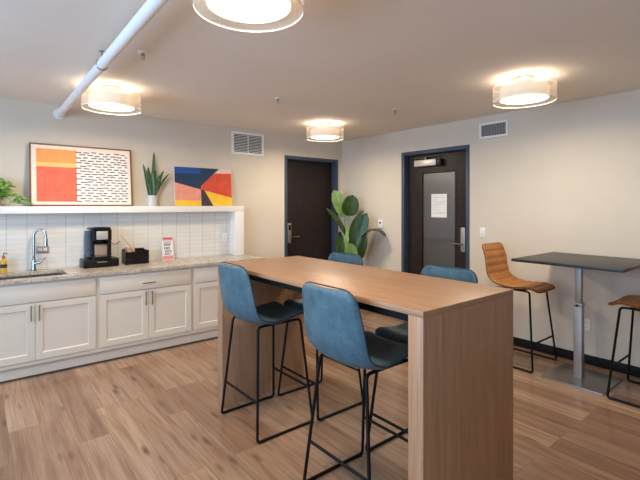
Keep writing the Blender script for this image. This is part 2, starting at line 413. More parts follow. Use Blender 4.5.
for i in range(4):
    x0, x1 = CX[i], CX[i+1]
    t = thing('base_cabinet', cab_labels[i], 'cabinet', (0,0,0), group='base cabinets below the granite counter')
    bm = B(); p, q = x0+.0005, x1-.0005
    box(bm, p, p+.018, FY, YW-.002, .125, .884); box(bm, q-.018, q, FY, YW-.002, .125, .884); box(bm, p+.018, q-.018, FY, YW-.002, .125, .143)
    box(bm, p+.018, q-.018, YW-.012, YW-.002, .143, .884); box(bm, p+.018, q-.018, FY, FY+.015, .143, .884); obj('carcass', bm, cabinet_paint, t)
    boxobj('toe_kick', cabinet_paint, t, x0+.0005, x1-.0005, FY+.05, FY+.07, .0, .125)
    a, b = x0+.013, x1-.026
    if i == 0: a = x0+.01
    mid = (a+b)/2 if i != 1 else .43
    dr = boxobj('drawer' if i != 1 else 'false_drawer_front', cabinet_paint, t, a, b, FY-.019, FY, .697, .862, .003)
    if i != 1: handle('handle', (mid-.066, FY-.045, .765), (mid+.066, FY-.045, .765), dr)
    dl = shaker('door', a, mid-.0015, .168, .689, t); handle('handle', (mid-.032, FY-.045, .53), (mid-.032, FY-.045, .672), dl)
    dr = shaker('door', mid+.0015, b, .168, .689, t); handle('handle', (mid+.032, FY-.045, .53), (mid+.032, FY-.045, .672), dr)
bm = B(); box(bm, CX[0], CX[-1], FY+.042, FY+.05, 0, .014); struct('trim_1', bm, varied('dark_floor_strip', (74,56,44), .7))  # thin dark brown strip along the foot of the toe kicks
# counter with sink cut-out
sx0, sx1, sy0, sy1 = -.06, .705, 4.735, 5.13
bm = B(); cy0 = 4.635
for a, b, c, d in ((CX[0], sx0, cy0, YW-.001), (sx1, 2.875, cy0, YW-.001), (sx0, sx1, cy0, sy0), (sx0, sx1, sy1, YW-.001)): box(bm, a, b, c, d, .885, .915)
bmesh.ops.remove_doubles(bm, verts=bm.verts, dist=.0002)
tag(obj('countertop', bm, granite), 'speckled light granite countertop running over the white base cabinets', 'countertop')
bm = B()
box(bm, sx0-.01, sx0, sy0-.01, sy1+.01, .70, .8849); box(bm, sx1, sx1+.01, sy0-.01, sy1+.01, .70, .8849)
box(bm, sx0, sx1, sy0-.01, sy0, .70, .8849); box(bm, sx0, sx1, sy1, sy1+.01, .70, .8849); box(bm, sx0-.01, sx1+.01, sy0-.01, sy1+.01, .69, .70)
sk = tag(obj('sink', bm, varied('sink_steel', (170,160,150), .35, 1, var=12, scale=4)), 'undermount stainless steel sink bowl set in the granite countertop', 'sink')
bm = B(); lathe(bm, [(0, .701), (.035, .701), (.045, .705), (.045, .7005), (0, .7005)], .29, 4.96, 0, 24); obj('drain', bm, chrome, sk)
bm = B(); box(bm, CX[0], 2.70, YW-.010, YW-.0005, .9155, 1.497); struct('trim_3', bm, tile_m)
# floating shelf and its end panel
bm = B(); box(bm, CX[0], 2.835, 5.13, YW-.001, 1.499, 1.572, .002); sh = tag(obj('wall_shelf', bm, white_paint), 'long thick white shelf above the tiled backsplash', 'shelf')
boxobj('end_panel', white_paint, sh, 2.70, 2.835, 5.13, YW-.001, .9155, 1.498, .002)
# faucet
t = thing('faucet', 'chrome gooseneck kitchen faucet behind the sink', 'faucet', (.47, 5.205, .915))
bm = B(); lathe(bm, [(0, 0), (.028, 0), (.028, .008), (.022, .014), (.019, .05), (.019, .11), (.013, .125), (0, .125)], seg=24); obj('base', bm, chrome, t)
dx, dy = .88, -.47
arc = [(0, 0, .12), (0, 0, .34)] + [(dx*.055*(1-cos(a)), dy*.055*(1-cos(a)), .355+.062*sin(a)) for a in [pi*k/12 for k in range(0, 13)]] + [(dx*.11, dy*.11, .33)]
bm = B(); tube(bm, arc, .0125, 14); obj('spout', bm, chrome, t)
bm = B(); tube(bm, [(dx*.11, dy*.11, .335), (dx*.11, dy*.11, .32), (dx*.112, dy*.112, .25), (dx*.112, dy*.112, .243)], [.014, .017, .018, .013], 14); obj('spray_head', bm, chrome, t)
bm = B(); tube(bm, [(.0, -.01, .075), (.045, -.035, .085), (.095, -.05, .13)], [.016, .014, .009], 12); obj('lever_handle', bm, chrome, t)
# soap bottle
t = thing('soap_bottle', 'small pump bottle of yellow soap on the countertop behind the sink', 'bottle', (.222, 5.20, .915))
bm = B(); lathe(bm, [(0, 0), (.026, 0), (.029, .004), (.029, .115), (.022, .135), (.011, .145), (.011, .155), (0, .155)], seg=24); bt = obj('bottle', bm, varied('yellow_soap', (208,164,44), .25), t)
bm = B(); lathe(bm, [(.0295, .055), (.0295, .09), (.0292, .0905)], seg=24); obj('label', bm, flat('dark_label', (52,46,34)), bt)
bm = B(); lathe(bm, [(0, .145), (.014, .145), (.014, .17), (.005, .172), (.005, .2), (0, .2)], seg=16); tube(bm, [(0,0,.197), (.03,-.012,.19)], .005, 8); obj('pump', bm, varied('amber_pump', (170,98,30), .3), t)
# outlets on the tiles and walls
def plate(name, label, cat, at, size, normal, kind, mat=white_paint):
    t = thing(name, label, cat, at, rot=(0, 0, normal))
    boxobj('cover_plate', mat, t, -size[0]/2, size[0]/2, -.007, -.0005, -size[1]/2, size[1]/2, .002)
    if kind == 'outlet':
        hz = size[0] > size[1]
        for s in (-1, 1):
            cx, cz = (s*.022, 0) if hz else (0, s*.022)
            f = boxobj('socket', white_paint, t, cx-.016, cx+.016, -.009, -.0065, cz-.014, cz+.014, .002)
            bm = B()
            for q in (-.006, .006): box(bm, cx+q-.0012, cx+q+.0012, -.0096, -.0088, cz-.004, cz+.006)
            obj('slots', bm, black_plastic, f)
    if kind == 'switch':
        boxobj('rocker', white_paint, t, -.018, .018, -.011, -.0065, -.034, .034, .002)
    return t
plate('wall_outlet', 'chrome framed outlet on the tiles beside the faucet', 'outlet', (.553, YW-.0105, 1.12), (.115, .075), 0, 'outlet', steel)
plate('wall_outlet', 'white outlet on the tiles near the shelf end panel', 'outlet', (2.62, YW-.0105, 1.15), (.072, .115), 0, 'outlet')
plate('light_switch', 'white rocker light switch on the wall between glazed door and tan stool', 'switch', (XW-.0005, 2.748, 1.255), (.075, .12), -pi/2, 'switch')
plate('wall_outlet', 'white outlet low on the wall behind the black pedestal table', 'outlet', (XW-.0005, 1.63, .39), (.072, .115), -pi/2, 'outlet')
t = thing('thermostat', 'small white wall control with dark sensor beside the broad-leaved plant', 'wall control', (XW-.0005, 4.40, 1.305), -pi/2)
boxobj('body', white_paint, t, -.045, .045, -.022, -.0005, -.06, .06, .004); boxobj('display', black_plastic, t, -.018, .018, -.0235, -.0215, .005, .03, .001)

# coffee maker on its pod drawer
t = thing('pod_drawer', 'flat black coffee pod drawer on the granite counter under the coffee maker', 'drawer box', (1.065, 5.14, .915))
boxobj('case', black_plastic, t, -.175, .175, -.10, .125, .006, .088, .006)
dr = boxobj('drawer', black_plastic, t, -.168, .168, -.112, -.10, .01, .078, .003); boxobj('pull', steel, dr, -.05, .05, -.118, -.112, .055, .062, .001)
for a in (-.15, .15):
    for b in (-.08, .10): bm = B(); lathe(bm, [(0, 0), (.012, 0), (.012, .006), (0, .006)], a, b, 0, 12); obj('foot', bm, black_base, t)
silver_p = varied('silver_plastic', (190,188,186), .35, .4)
t = thing('coffee_maker', 'black and silver single-cup coffee maker standing on the pod drawer', 'coffee maker', (1.06, 5.15, 1.0035))
boxobj('base', black_plastic, t, -.085, .10, -.125, .11, 0, .03, .008)
boxobj('drip_tray', steel_flat, t, -.06, .062, -.123, -.02, .03, .036, .002)
bm = B(); box(bm, -.065, .10, -.01, .11, .03, .24, .01); obj('rear_housing', bm, black_plastic, t)
bm = B(); box(bm, .066, .10, -.115, .0, .03, .25, .008); obj('side_column', bm, black_plastic, t)
boxobj('back_panel', varied('taupe_plate', (156,136,120), .5, .1), t, -.055, .066, -.075, -.0105, .04, .155, .004)
bm = B(); prism(bm, [(-.07, .20), (.10, .20), (.10, .31), (.085, .33), (-.04, .33), (-.07, .30)], -.12, .10); hd = obj('brew_head', bm, black_plastic, t)
boxobj('front_panel', silver_p, hd, -.05, .062, -.128, -.12, .21, .30, .004)
bm = B(); lathe(bm, [(0, 0), (.018, 0), (.03, .03), (.03, .04), (0, .04)], 0, -.07, .165, 20); obj('nozzle', bm, black_plastic, hd)
bm = B(); prism(bm, [(-.115, .318), (-.02, .325), (.095, .325), (.095, .338), (-.03, .342), (-.09, .333)], -.11, .10); obj('lid', bm, black_plastic, t)
bm = B(); box(bm, -.128, -.073, -.06, .10, .0, .018, .004); obj('tank_base', bm, black_plastic, t)
boxobj('water_tank', tank_plastic, t, -.126, -.075, -.058, .098, .018, .30, .006)
bm = B(); tube(bm, rounded([(1.165, 5.25, 1.20), (1.24, 5.24, 1.13), (1.30, 5.262, 1.17)], .04), .003, 8)
tag(obj('power_cord', bm, black_plastic), 'thin black power cord looping from the coffee maker along the tiles', 'cord')
# organiser with its contents
t = thing('condiment_caddy', 'black two-level condiment organiser beside the coffee maker', 'organiser', (1.44, 5.15, .915))
bm = B(); ox, oy = .125, .09
box(bm, -ox, ox, -oy, oy, 0, .008); box(bm, -ox, -ox+.005, -oy, oy, .008, .15); box(bm, ox-.005, ox, -oy, oy, .008, .15)
box(bm, -ox+.005, ox-.005, oy-.005, oy, .008, .165); box(bm, -ox+.005, ox-.005, -oy, oy-.005, .078, .083)
box(bm, -ox+.005, ox-.005, -oy, -oy+.005, .083, .14); box(bm, -.003, .003, -oy+.005, oy-.005, .083, .14)
obj('case', bm, black_plastic, t)
dr = boxobj('drawer', black_plastic, t, -ox+.007, ox-.007, -oy-.006, -oy+.004, .01, .074, .002)
bm = B(); tube(bm, rounded([(-.02, -oy-.006, .066), (-.02, -oy-.014, .058), (.02, -oy-.014, .058), (.02, -oy-.006, .066)], .006), .003, 8); obj('pull', bm, black_metal, dr)
paperc = [flat('kraft_paper', (178,140,108)), flat('white_paper', (228,222,214)), flat('rose_paper', (190,120,104))]
random.seed(11)
pk_l = ['kraft sweetener packet standing foremost in the caddy', 'white sugar packet standing in the caddy, second from the front', 'rose-coloured packet standing in the middle of the caddy', 'kraft packet standing behind the rose one in the caddy', 'white packet rearmost in the caddy beside the wooden stirrer']
for i in range(5):
    bm = B(); box(bm, -.04, .04, -.003, .003, 0, .105, .001); box(bm, -.036, .036, -.0034, .0034, .05, .058, 0)
    tag(obj('sugar_packet', bm, paperc[i % 3 if i != 3 else 0], None, loc=(1.378+random.uniform(-.008,.008), 5.085+i*.028, .999), rot=(radians(-8), 0, random.uniform(-.1,.1))), pk_l[i], 'packet', 'packets in the caddy')
for i in range(4):
    bm = B(); box(bm, -.045, .045, -.055, .055, 0, .008, .002)
    tag(obj('napkin', bm, paperc[1], None, loc=(1.505, 5.15, .9985+i*.0085), rot=(0, 0, .04*i)), ['white folded napkin at the bottom of the caddy stack', 'white folded napkin second from the bottom of the caddy stack', 'white folded napkin second from the top of the caddy stack', 'white folded napkin on top of the caddy stack'][i], 'napkin', 'napkins in the caddy')
wood_l = wood('pale_stick_wood', 0, (196,164,126), (216,186,150), (228,202,170))
bm = B(); tube(bm, [(0, 0, 0), (-.05, -.0, .06), (-.13, .0, .17)], [.008, .009, .011], 8, flat_=.9)
tag(obj('wooden_stirrer', bm, wood_l, None, loc=(1.40, 5.068, 1.0795)), 'long pale wooden stirrer leaning out of the black caddy', 'stirrer')
# printed card
t = thing('table_sign', 'small upright sign with pink bands and navy lettering leaning on the tiles', 'sign', (1.845, 5.222, .9155), rot=(radians(-9), 0, 0))
boxobj('card', flat('card_white', (232,228,226)), t, -.068, .068, -.003, .003, 0, .285)
pk = flat('card_pink', (226,146,142)); nv = flat('card_navy', (44,50,84)); rd = flat('card_red', (150,56,62))
boxobj('header_band', pk, t, -.062, .062, -.004, -.003, .236, .28); boxobj('footer_band', pk, t, -.062, .062, -.004, -.003, .005, .05)
bm = B(); random.seed(5)
def glyphs(bm, x, x1, z, h, y=-.0042):
    while x < x1-h*.45:
        wd = h*random.uniform(.5, .75); k = h*.2; e = x+wd
        box(bm, x, x+k, y, y+.001, z, z+h)
        kind = random.randrange(4)
        if kind != 1: box(bm, e-k, e, y, y+.001, z+(0 if kind != 2 else h*.5), z+h)
        if kind != 0: box(bm, x, e, y, y+.001, z+h-k, z+h)
        if kind != 3: box(bm, x, e, y, y+.001, z+h*.42, z+h*.42+k)
        x = e + h*.18
glyphs(bm, -.045, .045, .166, .034); glyphs(bm, -.045, .03, .125, .030); glyphs(bm, -.035, .045, .088, .026); glyphs(bm, -.04, .04, .062, .016); glyphs(bm, -.05, .05, .21, .012)
obj('lettering', bm, nv, t)
bm = B(); glyphs(bm, -.05, .05, .250, .018, -.0052); obj('header_lettering', bm, rd, t)

# ---------------------------------------------------------------- on the shelf
t = thing('framed_print', 'large framed abstract print with orange blocks and black dashes on the white shelf', 'framed art', (.925, 5.182, 1.5745), rot=(radians(-7.0), 0, 0))
W2, HH = .492, .655
brown_frame = wood('walnut_frame', 0, (104,66,48), (128,84,62), (142,98,74))
bm = B()
for a, b, c, d in ((-W2, -W2+.014, 0, HH), (W2-.014, W2, 0, HH), (-W2+.014, W2-.014, 0, .014), (-W2+.014, W2-.014, HH-.014, HH)): box(bm, a, b, -.012, .012, c, d, .001)
obj('frame', bm, brown_frame, t)
def uv_rect(u0, u1, v0, v1, y): return [(-W2+2*W2*u0, y, HH*(1-v1)), (-W2+2*W2*u1, y, HH*(1-v1)), (-W2+2*W2*u1, y, HH*(1-v0)), (-W2+2*W2*u0, y, HH*(1-v0))]
cream = flat('print_cream', (244,224,206)); orange = varied('print_orange', (246,104,78), .7, var=8, scale=9); amber = varied('print_amber', (240,160,88), .7, var=6, scale=9); lamb = flat('print_light_amber', (252,196,118)); pwhite = flat('print_white', (244,234,226)); ink = flat('print_ink', (40,36,44))
bm = B(); box(bm, -W2+.012, W2-.012, -.006, .008, .012, HH-.012); obj('backing_sheet', bm, cream, t)
bm = B()
poly(bm, uv_rect(.06, .43, .08, .30, -.0068), 0); poly(bm, uv_rect(.06, .43, .30, .37, -.0068), 1); poly(bm, uv_rect(.06, .43, .37, .93, -.0068), 2); poly(bm, uv_rect(.43, .955, .08, .94, -.0066), 3)
obj('colour_fields', bm, [amber, lamb, orange, pwhite], t, 0)
bm = B(); random.seed(21)
for r in range(19):
    v = .095 + r*.0455
    for c in range(7):
        u = .425 + c*.0765 + (.038 if r % 2 else 0) + random.uniform(-.008, .008)
        if u > .93: continue
        l = random.uniform(.046, .066); vv = v+random.uniform(-.006, .006); s = random.uniform(-.004, .004)
        p = uv_rect(u, min(u+l, .955), vv, vv+.0165, -.0074); p[1] = (p[1][0], p[1][1], p[1][2]+s); p[2] = (p[2][0], p[2][1], p[2][2]+s); poly(bm, p)
obj('black_dashes', bm, ink, t, 0)
t = thing('canvas_painting', 'unframed canvas of navy, red, yellow and pink facets on the shelf end', 'painting', (2.305, 5.200, 1.5745), rot=(radians(-5), 0, 0))
W2, HH = .385, .49
bm = B(); box(bm, -W2, W2, -.009, .015, 0, HH, .001); obj('canvas', bm, flat('canvas_edge', (226,214,200)), t)
cols = [flat('art_navy', (28,56,86)), flat('art_blue', (24,80,150)), varied('art_red', (214,74,46), .7, var=12, scale=9), varied('art_salmon', (230,150,128), .7, var=8, scale=9), varied('art_yellow', (246,192,50), .7, var=8, scale=9), flat('art_plum', (66,48,62)), flat('art_blush', (232,200,186))]
shapes = [([(0,0),(.78,0),(.44,.48),(.44,.57),(0,.40)], 0), ([(0,.0),(.44,.02),(.44,.16),(0,.17)], 1), ([(.44,.48),(.69,.13),(1,.11),(1,.78),(.5,.59),(.44,.57)], 2), ([(.78,0),(1,0),(1,.11),(.69,.13)], 6),
          ([(0,.40),(.44,.57),(.44,.86),(0,.85)], 3), ([(0,.85),(.44,.86),(.44,1),(0,1)], 4), ([(.44,.57),(.5,.59),(.65,1),(.44,1)], 5), ([(.5,.59),(1,.78),(1,1),(.65,1)], 4)]
bm = B()
for i, (p, mi) in enumerate(shapes): poly(bm, [(-W2+2*W2*u, -.0096-(.0004 if mi == 1 else 0), HH*(1-v)) for u, v in p][::-1], mi)
obj('painted_facets', bm, cols, t, 0)

def blade(bm, mid, widths, up, fold=.25, n=8):
    """leaf blade round a midrib path: mid points, half widths, reference normal"""
    mid = [Vector(p) for p in mid]; m = len(mid); rows = []; th = .0012
    for side in (1, -1):
        rr = []
        for i, p in enumerate(mid):
            d = (mid[min(i+1, m-1)]-mid[max(i-1, 0)]).normalized(); a = d.cross(Vector(up)).normalized(); nn = a.cross(d).normalized()
            rr.append([bm.verts.new(p + a*(widths[i]*k/n) + nn*(abs(widths[i]*k/n)*fold + side*th)) for k in range(-n, n+1)])
        rows.append(rr)
    for q, rr in enumerate(rows):
        for i in range(m-1):
            for k in range(2*n):
                v = (rr[i][k], rr[i][k+1], rr[i+1][k+1], rr[i+1][k]); bm.faces.new(v if q == 0 else v[::-1])
    A, C = rows
    for i in range(m-1):
        for k in (0, 2*n): bm.faces.new((A[i][k], A[i+1][k], C[i+1][k], C[i][k]))
    for i in (0, m-1):
        for k in range(2*n): bm.faces.new((A[i][k], A[i][k+1], C[i][k+1], C[i][k]))
def bez(p0, p1, p2, n=10):
    p0, p1, p2 = Vector(p0), Vector(p1), Vector(p2); return [p0*(1-t)**2+p1*2*t*(1-t)+p2*t*t for t in [k/n for k in range(n+1)]]
def leafw(n, w, peak=.4, tip=.02):
    out = []
    for k in range(n+1):
        t = k/n; s = (t/peak) if t < peak else (1-(t-peak)/(1-peak)); out.append(max(w*tip, w*sqrt(max(0, 1-(1-s)**2))))
    return out
# snake plant
t = thing('snake_plant', 'snake plant with upright mottled leaves in a grey pot on the shelf', 'potted plant', (1.645, 5.206, 1.5725))
bm = B(); lathe(bm, [(0, 0), (.052, 0), (.056, .004), (.058, .125), (.055, .128), (.051, .125), (.050, .105), (0, .105)], seg=36); pt = obj('pot', bm, ceramic, t)
bm = B(); lathe(bm, [(0, .106), (.0495, .106), (.0495, .108), (0, .112)], seg=24); obj('potting_soil', bm, soil, pt)
for bx_, by_, tx, ty, hgt, wd in ((-.028, 0, -.105, .0, .50, .013), (-.022, -.01, -.068, -.02, .42, .015), (-.014, .01, -.04, .02, .47, .015), (.0, -.02, -.012, -.04, .40, .016), (.012, .01, .026, .01, .655, .016), (.010, -.02, .03, -.035, .44, .015),
                               (.022, -.01, .075, -.02, .36, .014), (.028, .0, .135, .0, .43, .014), (.03, .01, .215, .02, .40, .009), (-.03, -.01, -.085, -.03, .33, .013)):
    pth = bez((bx_, by_, .10), (bx_+(tx-bx_)*.35, by_+(ty-by_)*.4, .10+hgt*.45), (tx, ty, hgt), 12)
    bm = B(); blade(bm, pth, leafw(12, wd*1.5, .35, .05), (.5*random.uniform(-1,1), -1, 0), .35, 3); obj('leaf', bm, snake_m, t)
# pothos
t = thing('pothos_plant', 'trailing green pothos plant on the shelf beside the large framed print', 'potted plant', (.125, 5.205, 1.5725))
bm = B(); lathe(bm, [(0, 0), (.05, 0), (.055, .004), (.062, .105), (.058, .108), (.054, .104), (.052, .09), (0, .09)], seg=32); pt = obj('pot', bm, ceramic, t)
bm = B(); lathe(bm, [(0, .091), (.0515, .091), (.0515, .093), (0, .096)], seg=24); obj('potting_soil', bm, soil, pt)
random.seed(17)
spots = []
for i in range(105):
    a = random.uniform(-pi, pi); r = random.uniform(.02, .14); z = .07 + random.uniform(0, .21)*(1-r*1.8)
    x, y = r*cos(a), r*sin(a)*.38 - .02
    if y > .06: y = .06
    spots.append((x, y, z, a))
for x, z in ((.15, .10), (.17, .05), (.20, .03), (.23, .065), (.25, .03), (.28, .018), (.19, .08), (.14, .03)): spots.append((x, -.05, z, random.uniform(-.8, .6)))
for x, y, z, a in spots:
    L = random.uniform(.05, .085); dxy = Vector((cos(a), sin(a)*.5-.35, random.uniform(-.5, .15))).normalized()
    base = Vector((x, y, z)); tip = base+dxy*L
    if tip.y > .07: tip.y = .07
    if tip.z < .006: tip.z = .006
    if base.z > .1:
        bm = B(); tube(bm, bez((x*.2, max(-.03, y*.2), .094), (x*.5, y*.4, z+.03), base, 6), .0018, 6); obj('stem', bm, stem_green, t)
    bm = B(); blade(bm, bez(base, (base+tip)/2+Vector((0,0,.012)), tip, 7), [L*.08, L*.36, L*.42, L*.38, L*.30, L*.2, L*.1, L*.015], (.2, -.55, .8), .25, 3); obj('leaf', bm, pothos_m, t)
bm = B(); tube(bm, rounded([(.0, -.02, .094), (.09, -.06, .13), (.15, -.05, .05), (.28, -.05, .012)], .05), .002, 6); obj('stem', bm, stem_green, t)

# broad-leaved plant in the corner  (midribs in metres)
t = thing('broad_leaved_plant', 'tall broad-leaved green plant in the room corner between the two dark doors', 'potted plant', (4.36, 4.86, 0))
px_, py_ = 4.36, 4.86
def L_(p): return (p[0]-px_, p[1]-py_, p[2])
bm = B(); lathe(bm, [(0, 0), (.15, 0), (.16, .01), (.19, .36), (.185, .37), (.175, .36), (.17, .32), (0, .32)], seg=40); pt = obj('planter', bm, varied('grey_planter', (120,122,124), .5), t)
bm = B(); lathe(bm, [(0, .321), (.168, .321), (.168, .325), (0, .335)], seg=24); obj('potting_soil', bm, soil, pt)
VIEW = Vector((-.65, -.75, .1))
BIRD = [(1, (4.526, 4.955, 1.399), (4.477, 4.995, 1.572), (4.425, 5.102, 1.826), 0.105, (-.63,-.77,.1), 0.55),
        (0, (4.461, 4.815, 1.419), (4.45, 4.759, 1.542), (4.486, 4.731, 1.74), 0.13, (-.55,-.8,.25), 0.5),
        (0, (4.335, 4.724, 1.122), (4.244, 4.734, 1.334), (4.038, 4.837, 1.543), 0.05, (-.3,-.6,.75), 0.5),
        (0, (4.45, 4.759, 1.054), (4.44, 4.704, 1.33), (4.545, 4.554, 1.497), 0.045, (-.8,-.6,0), 0.45),
        (0, (4.371, 4.631, 0.738), (4.417, 4.593, 1.14), (4.509, 4.455, 1.469), 0.115, (-.75,-.65,.15), 0.55),
        (0, (4.324, 4.734, 0.731), (4.242, 4.8, 0.911), (4.299, 4.818, 1.194), 0.07, (-.4,-.9,0), 0.5),
        (1, (4.2, 4.577, 0.758), (4.211, 4.567, 1.02), (4.279, 4.641, 1.366), 0.028, (-.63,-.77,.1), 0.4),
        (0, (4.44, 4.511, 1.099), (4.556, 4.378, 1.308), (4.652, 4.21, 1.122), 0.14, (-.1,.05,1), 0.5),
        (1, (4.174, 4.34, 0.7), (4.13, 4.376, 0.883), (4.108, 4.393, 1.052), 0.08, (-.63,-.77,.1), 0.5),
        (0, (4.324, 4.476, 0.729), (4.31, 4.358, 0.943), (4.355, 4.322, 1.143), 0.06, (-.63,-.77,.1), 0.5)]
for kind, base, ctrl, tip, wd, nrm, peak in BIRD:
    b_, c_, t_ = Vector(L_(base)), Vector(L_(ctrl)), Vector(L_(tip))
    root = Vector((b_.x*.15, b_.y*.15, .33))
    bm = B(); tube(bm, bez(root, Vector((root.x*.7+b_.x*.3, root.y*.7+b_.y*.3, (root.z+b_.z)*.55)), b_, 10), [.013-.006*k/10 for k in range(11)], 10); obj('stem', bm, stem_green, t)
    bm = B(); blade(bm, bez(b_, c_, t_, 12), leafw(12, wd, peak), nrm, .14, 5); obj('leaf', bm, leaf_mid if kind else leaf_dark, t)

# ---------------------------------------------------------------- ceiling fittings
def ceiling_lamp():
    t = thing('ceiling_lamp', '', 'ceiling light', (0, 0, H))
    bm = B(); lathe(bm, [(0, -.0005), (.085, -.0005), (.085, -.018), (.03, -.022), (.012, -.03), (.012, -.05), (0, -.05)], seg=32); obj('ceiling_canopy', bm, nickel, t)
    bm = B(); R, r = .243, .188
    lathe(bm, [(r, -.085), (r, -.182), (r-.004, -.182), (r-.004, -.085)], seg=56, closed=True); obj('inner_shade', bm, inner_shade_m, t)
    bm = B(); lathe(bm, [(0, -.175), (r-.005, -.175), (r-.005, -.179), (0, -.183)], seg=56); obj('diffuser', bm, diffuser_m, t)
    bm = B(); lathe(bm, [(R, -.068), (R, -.200), (R-.0015, -.200), (R-.0015, -.068)], seg=64, closed=True); sh_ = obj('outer_shade', bm, sheer_m, t)
    rim = flat('shade_rim', (236,226,210))
    for z in (-.068, -.200):
        bm = B(); lathe(bm, [(R+.002, z-.002), (R+.002, z+.002), (R-.003, z+.002), (R-.003, z-.002)], seg=64, closed=True); obj('rim_ring', bm, rim, sh_)
    bm = B()
    for k in range(3):
        a = 2*pi*k/3+.3; tube(bm, [(.01*cos(a), .01*sin(a), -.045), (R*cos(a), R*sin(a), -.069)], .002, 6)
    obj('spider_arm', bm, nickel, t)
    area('lamp_down', (0, 0, -.188), (0, 0, 0), .34, .34, LAMP_DOWN, WARM, t, 'DISK')
    l = bpy.data.lights.new('lamp_up', 'POINT'); l.energy = LAMP_UP; l.color = (1.0, .90, .76); l.shadow_soft_size = .025
    o = bpy.data.objects.new('lamp_up', l); COL.objects.link(o); o.location = (0, 0, -.078); o.parent = t
    return t
proto = ceiling_lamp()
for i, (x, y, lb) in enumerate(((.948, 1.669, 'sheer double-drum ceiling light nearest the viewer, cut by the top edge'), (.966, 4.178, 'sheer double-drum ceiling light beside the white pipe, above the sink end'),
                               (3.551, 4.274, 'sheer double-drum ceiling light in front of the corner with the tall plant'), (3.573, 1.694, 'sheer double-drum ceiling light beside the small square wall vent'))):
    o = proto if i == 0 else copy_tree(proto)
    o.location = (x, y, H); o['label'] = lb; o['group'] = 'drum ceiling lights'
# pipe
t = thing('sprinkler_pipe', 'white painted pipe running under the ceiling into the kitchen wall', 'pipe')
def pipe_x(y): return .705 - .0085*(YW-y)
bm = B(); tube(bm, [(pipe_x(YW-.0005), YW-.0005, 2.557), (pipe_x(2), 2, 2.557), (pipe_x(Y0+.0005), Y0+.0005, 2.557)], .034, 24); obj('pipe', bm, white_paint, t)
bm = B(); tube(bm, [(pipe_x(YW), YW-.001, 2.557), (pipe_x(YW), YW-.012, 2.557)], .058, 28); tube(bm, [(pipe_x(YW), YW-.012, 2.557), (pipe_x(YW), YW-.05, 2.557)], .041, 24); obj('wall_flange', bm, white_paint, t)
for y in (3.25, .2):
    bm = B(); x = pipe_x(y); lathe(bm, [(0, -.0005), (.022, -.0005), (.022, -.006), (.006, -.008), (.006, -.054), (0, -.054)], x, y, H, 16)
    tube(bm, [(x+.037*cos(a), y, 2.557+.037*sin(a)) for a in [2*pi*k/20 for k in range(20)]], .004, 6, closed=True); obj('hanger', bm, chrome, t)
def sprinkler(x, y, lb):
    t = thing('fire_sprinkler', lb, 'sprinkler', (x, y, H), group='ceiling sprinkler heads')
    bm = B(); lathe(bm, [(0, -.0005), (.036, -.0005), (.034, -.006), (.014, -.010), (0, -.010)], seg=24); obj('escutcheon', bm, white_paint, t)
    bm = B(); tube(bm, [(0,0,-.01), (0,0,-.03)], .009, 10)
    for s in (-1, 1): tube(bm, rounded([(s*.008,0,-.012), (s*.014,0,-.03), (0,0,-.048)], .006), .002, 6)
    lathe(bm, [(0, -.05), (.016, -.05), (.016, -.0515), (0, -.0515)], seg=16); obj('deflector', bm, chrome, t)
sprinkler(.913, 3.083, 'small sprinkler head on the ceiling beside the white pipe')
sprinkler(2.347, 3.556, 'small sprinkler head on the ceiling before the back wall vent')
sprinkler(3.622, 3.144, 'small sprinkler head on the ceiling between the two far drum lights')
# vents
t = thing('wall_vent', 'wide white louvred vent high on the wall over the shelf end', 'vent', (2.985, YW-.0005, 2.445))
bm = B(); a, b, f = .255, .155, .032
for p, q, c, d in ((-a, -a+f, -b, b), (a-f, a, -b, b), (-a+f, a-f, -b, -b+f), (-a+f, a-f, b-f, b)): box(bm, p, q, -.014, 0, c, d, .002)
obj('frame', bm, white_paint, t); boxobj('dark_backing', dark_void, t, -a+f, a-f, -.002, -.0005, -b+f, b-f)  # flat dark sheet stands in for the shaded depth behind the louvres
for i in range(11):
    z = -b+f+.014+i*.0216; bm = B(); poly_ = [(-a+f, -.013, z-.004), (a-f, -.013, z-.004), (a-f, -.004, z+.007), (-a+f, -.004, z+.007)]
    prism_pts = [(-.013, z-.005), (-.0115, z-.0055), (-.003, z+.006), (-.0045, z+.0065)]
    A_ = [bm.verts.new((-a+f, y, zz)) for y, zz in prism_pts]; C_ = [bm.verts.new((a-f, y, zz)) for y, zz in prism_pts]
    bm.faces.new(A_); bm.faces.new(C_[::-1])
    for k in range(4): bm.faces.new((A_[k], C_[k], C_[(k+1) % 4], A_[(k+1) % 4]))
    obj('louvre', bm, white_paint, t)
bm = B(); box(bm, -.004, .004, -.0135, -.004, -b+f, b-f); obj('centre_bar', bm, white_paint, t)
t = thing('wall_vent', 'small square-grid white vent high on the wall beside the glazed door', 'vent', (XW-.0005, 2.612, 2.475), -pi/2)
bm = B(); a, b, f = .178, .092, .026
for p, q, c, d in ((-a, -a+f, -b, b), (a-f, a, -b, b), (-a+f, a-f, -b, -b+f), (-a+f, a-f, b-f, b)): box(bm, p, q, -.012, 0, c, d, .002)
obj('frame', bm, white_paint, t); boxobj('dark_backing', dark_void, t, -a+f, a-f, -.002, -.0005, -b+f, b-f)  # same dark sheet, painted shade behind the grid
bm = B()
n = 16
for i in range(1, n): x = -a+f+(2*a-2*f)*i/n; box(bm, x-.0022, x+.0022, -.010, -.003, -b+f, b-f)
for i in range(1, 7): z = -b+f+(2*b-2*f)*i/7; box(bm, -a+f, a-f, -.0098, -.003, z-.0022, z+.0022)
obj('grille', bm, varied('grey_grille', (176,172,168), .5), t)

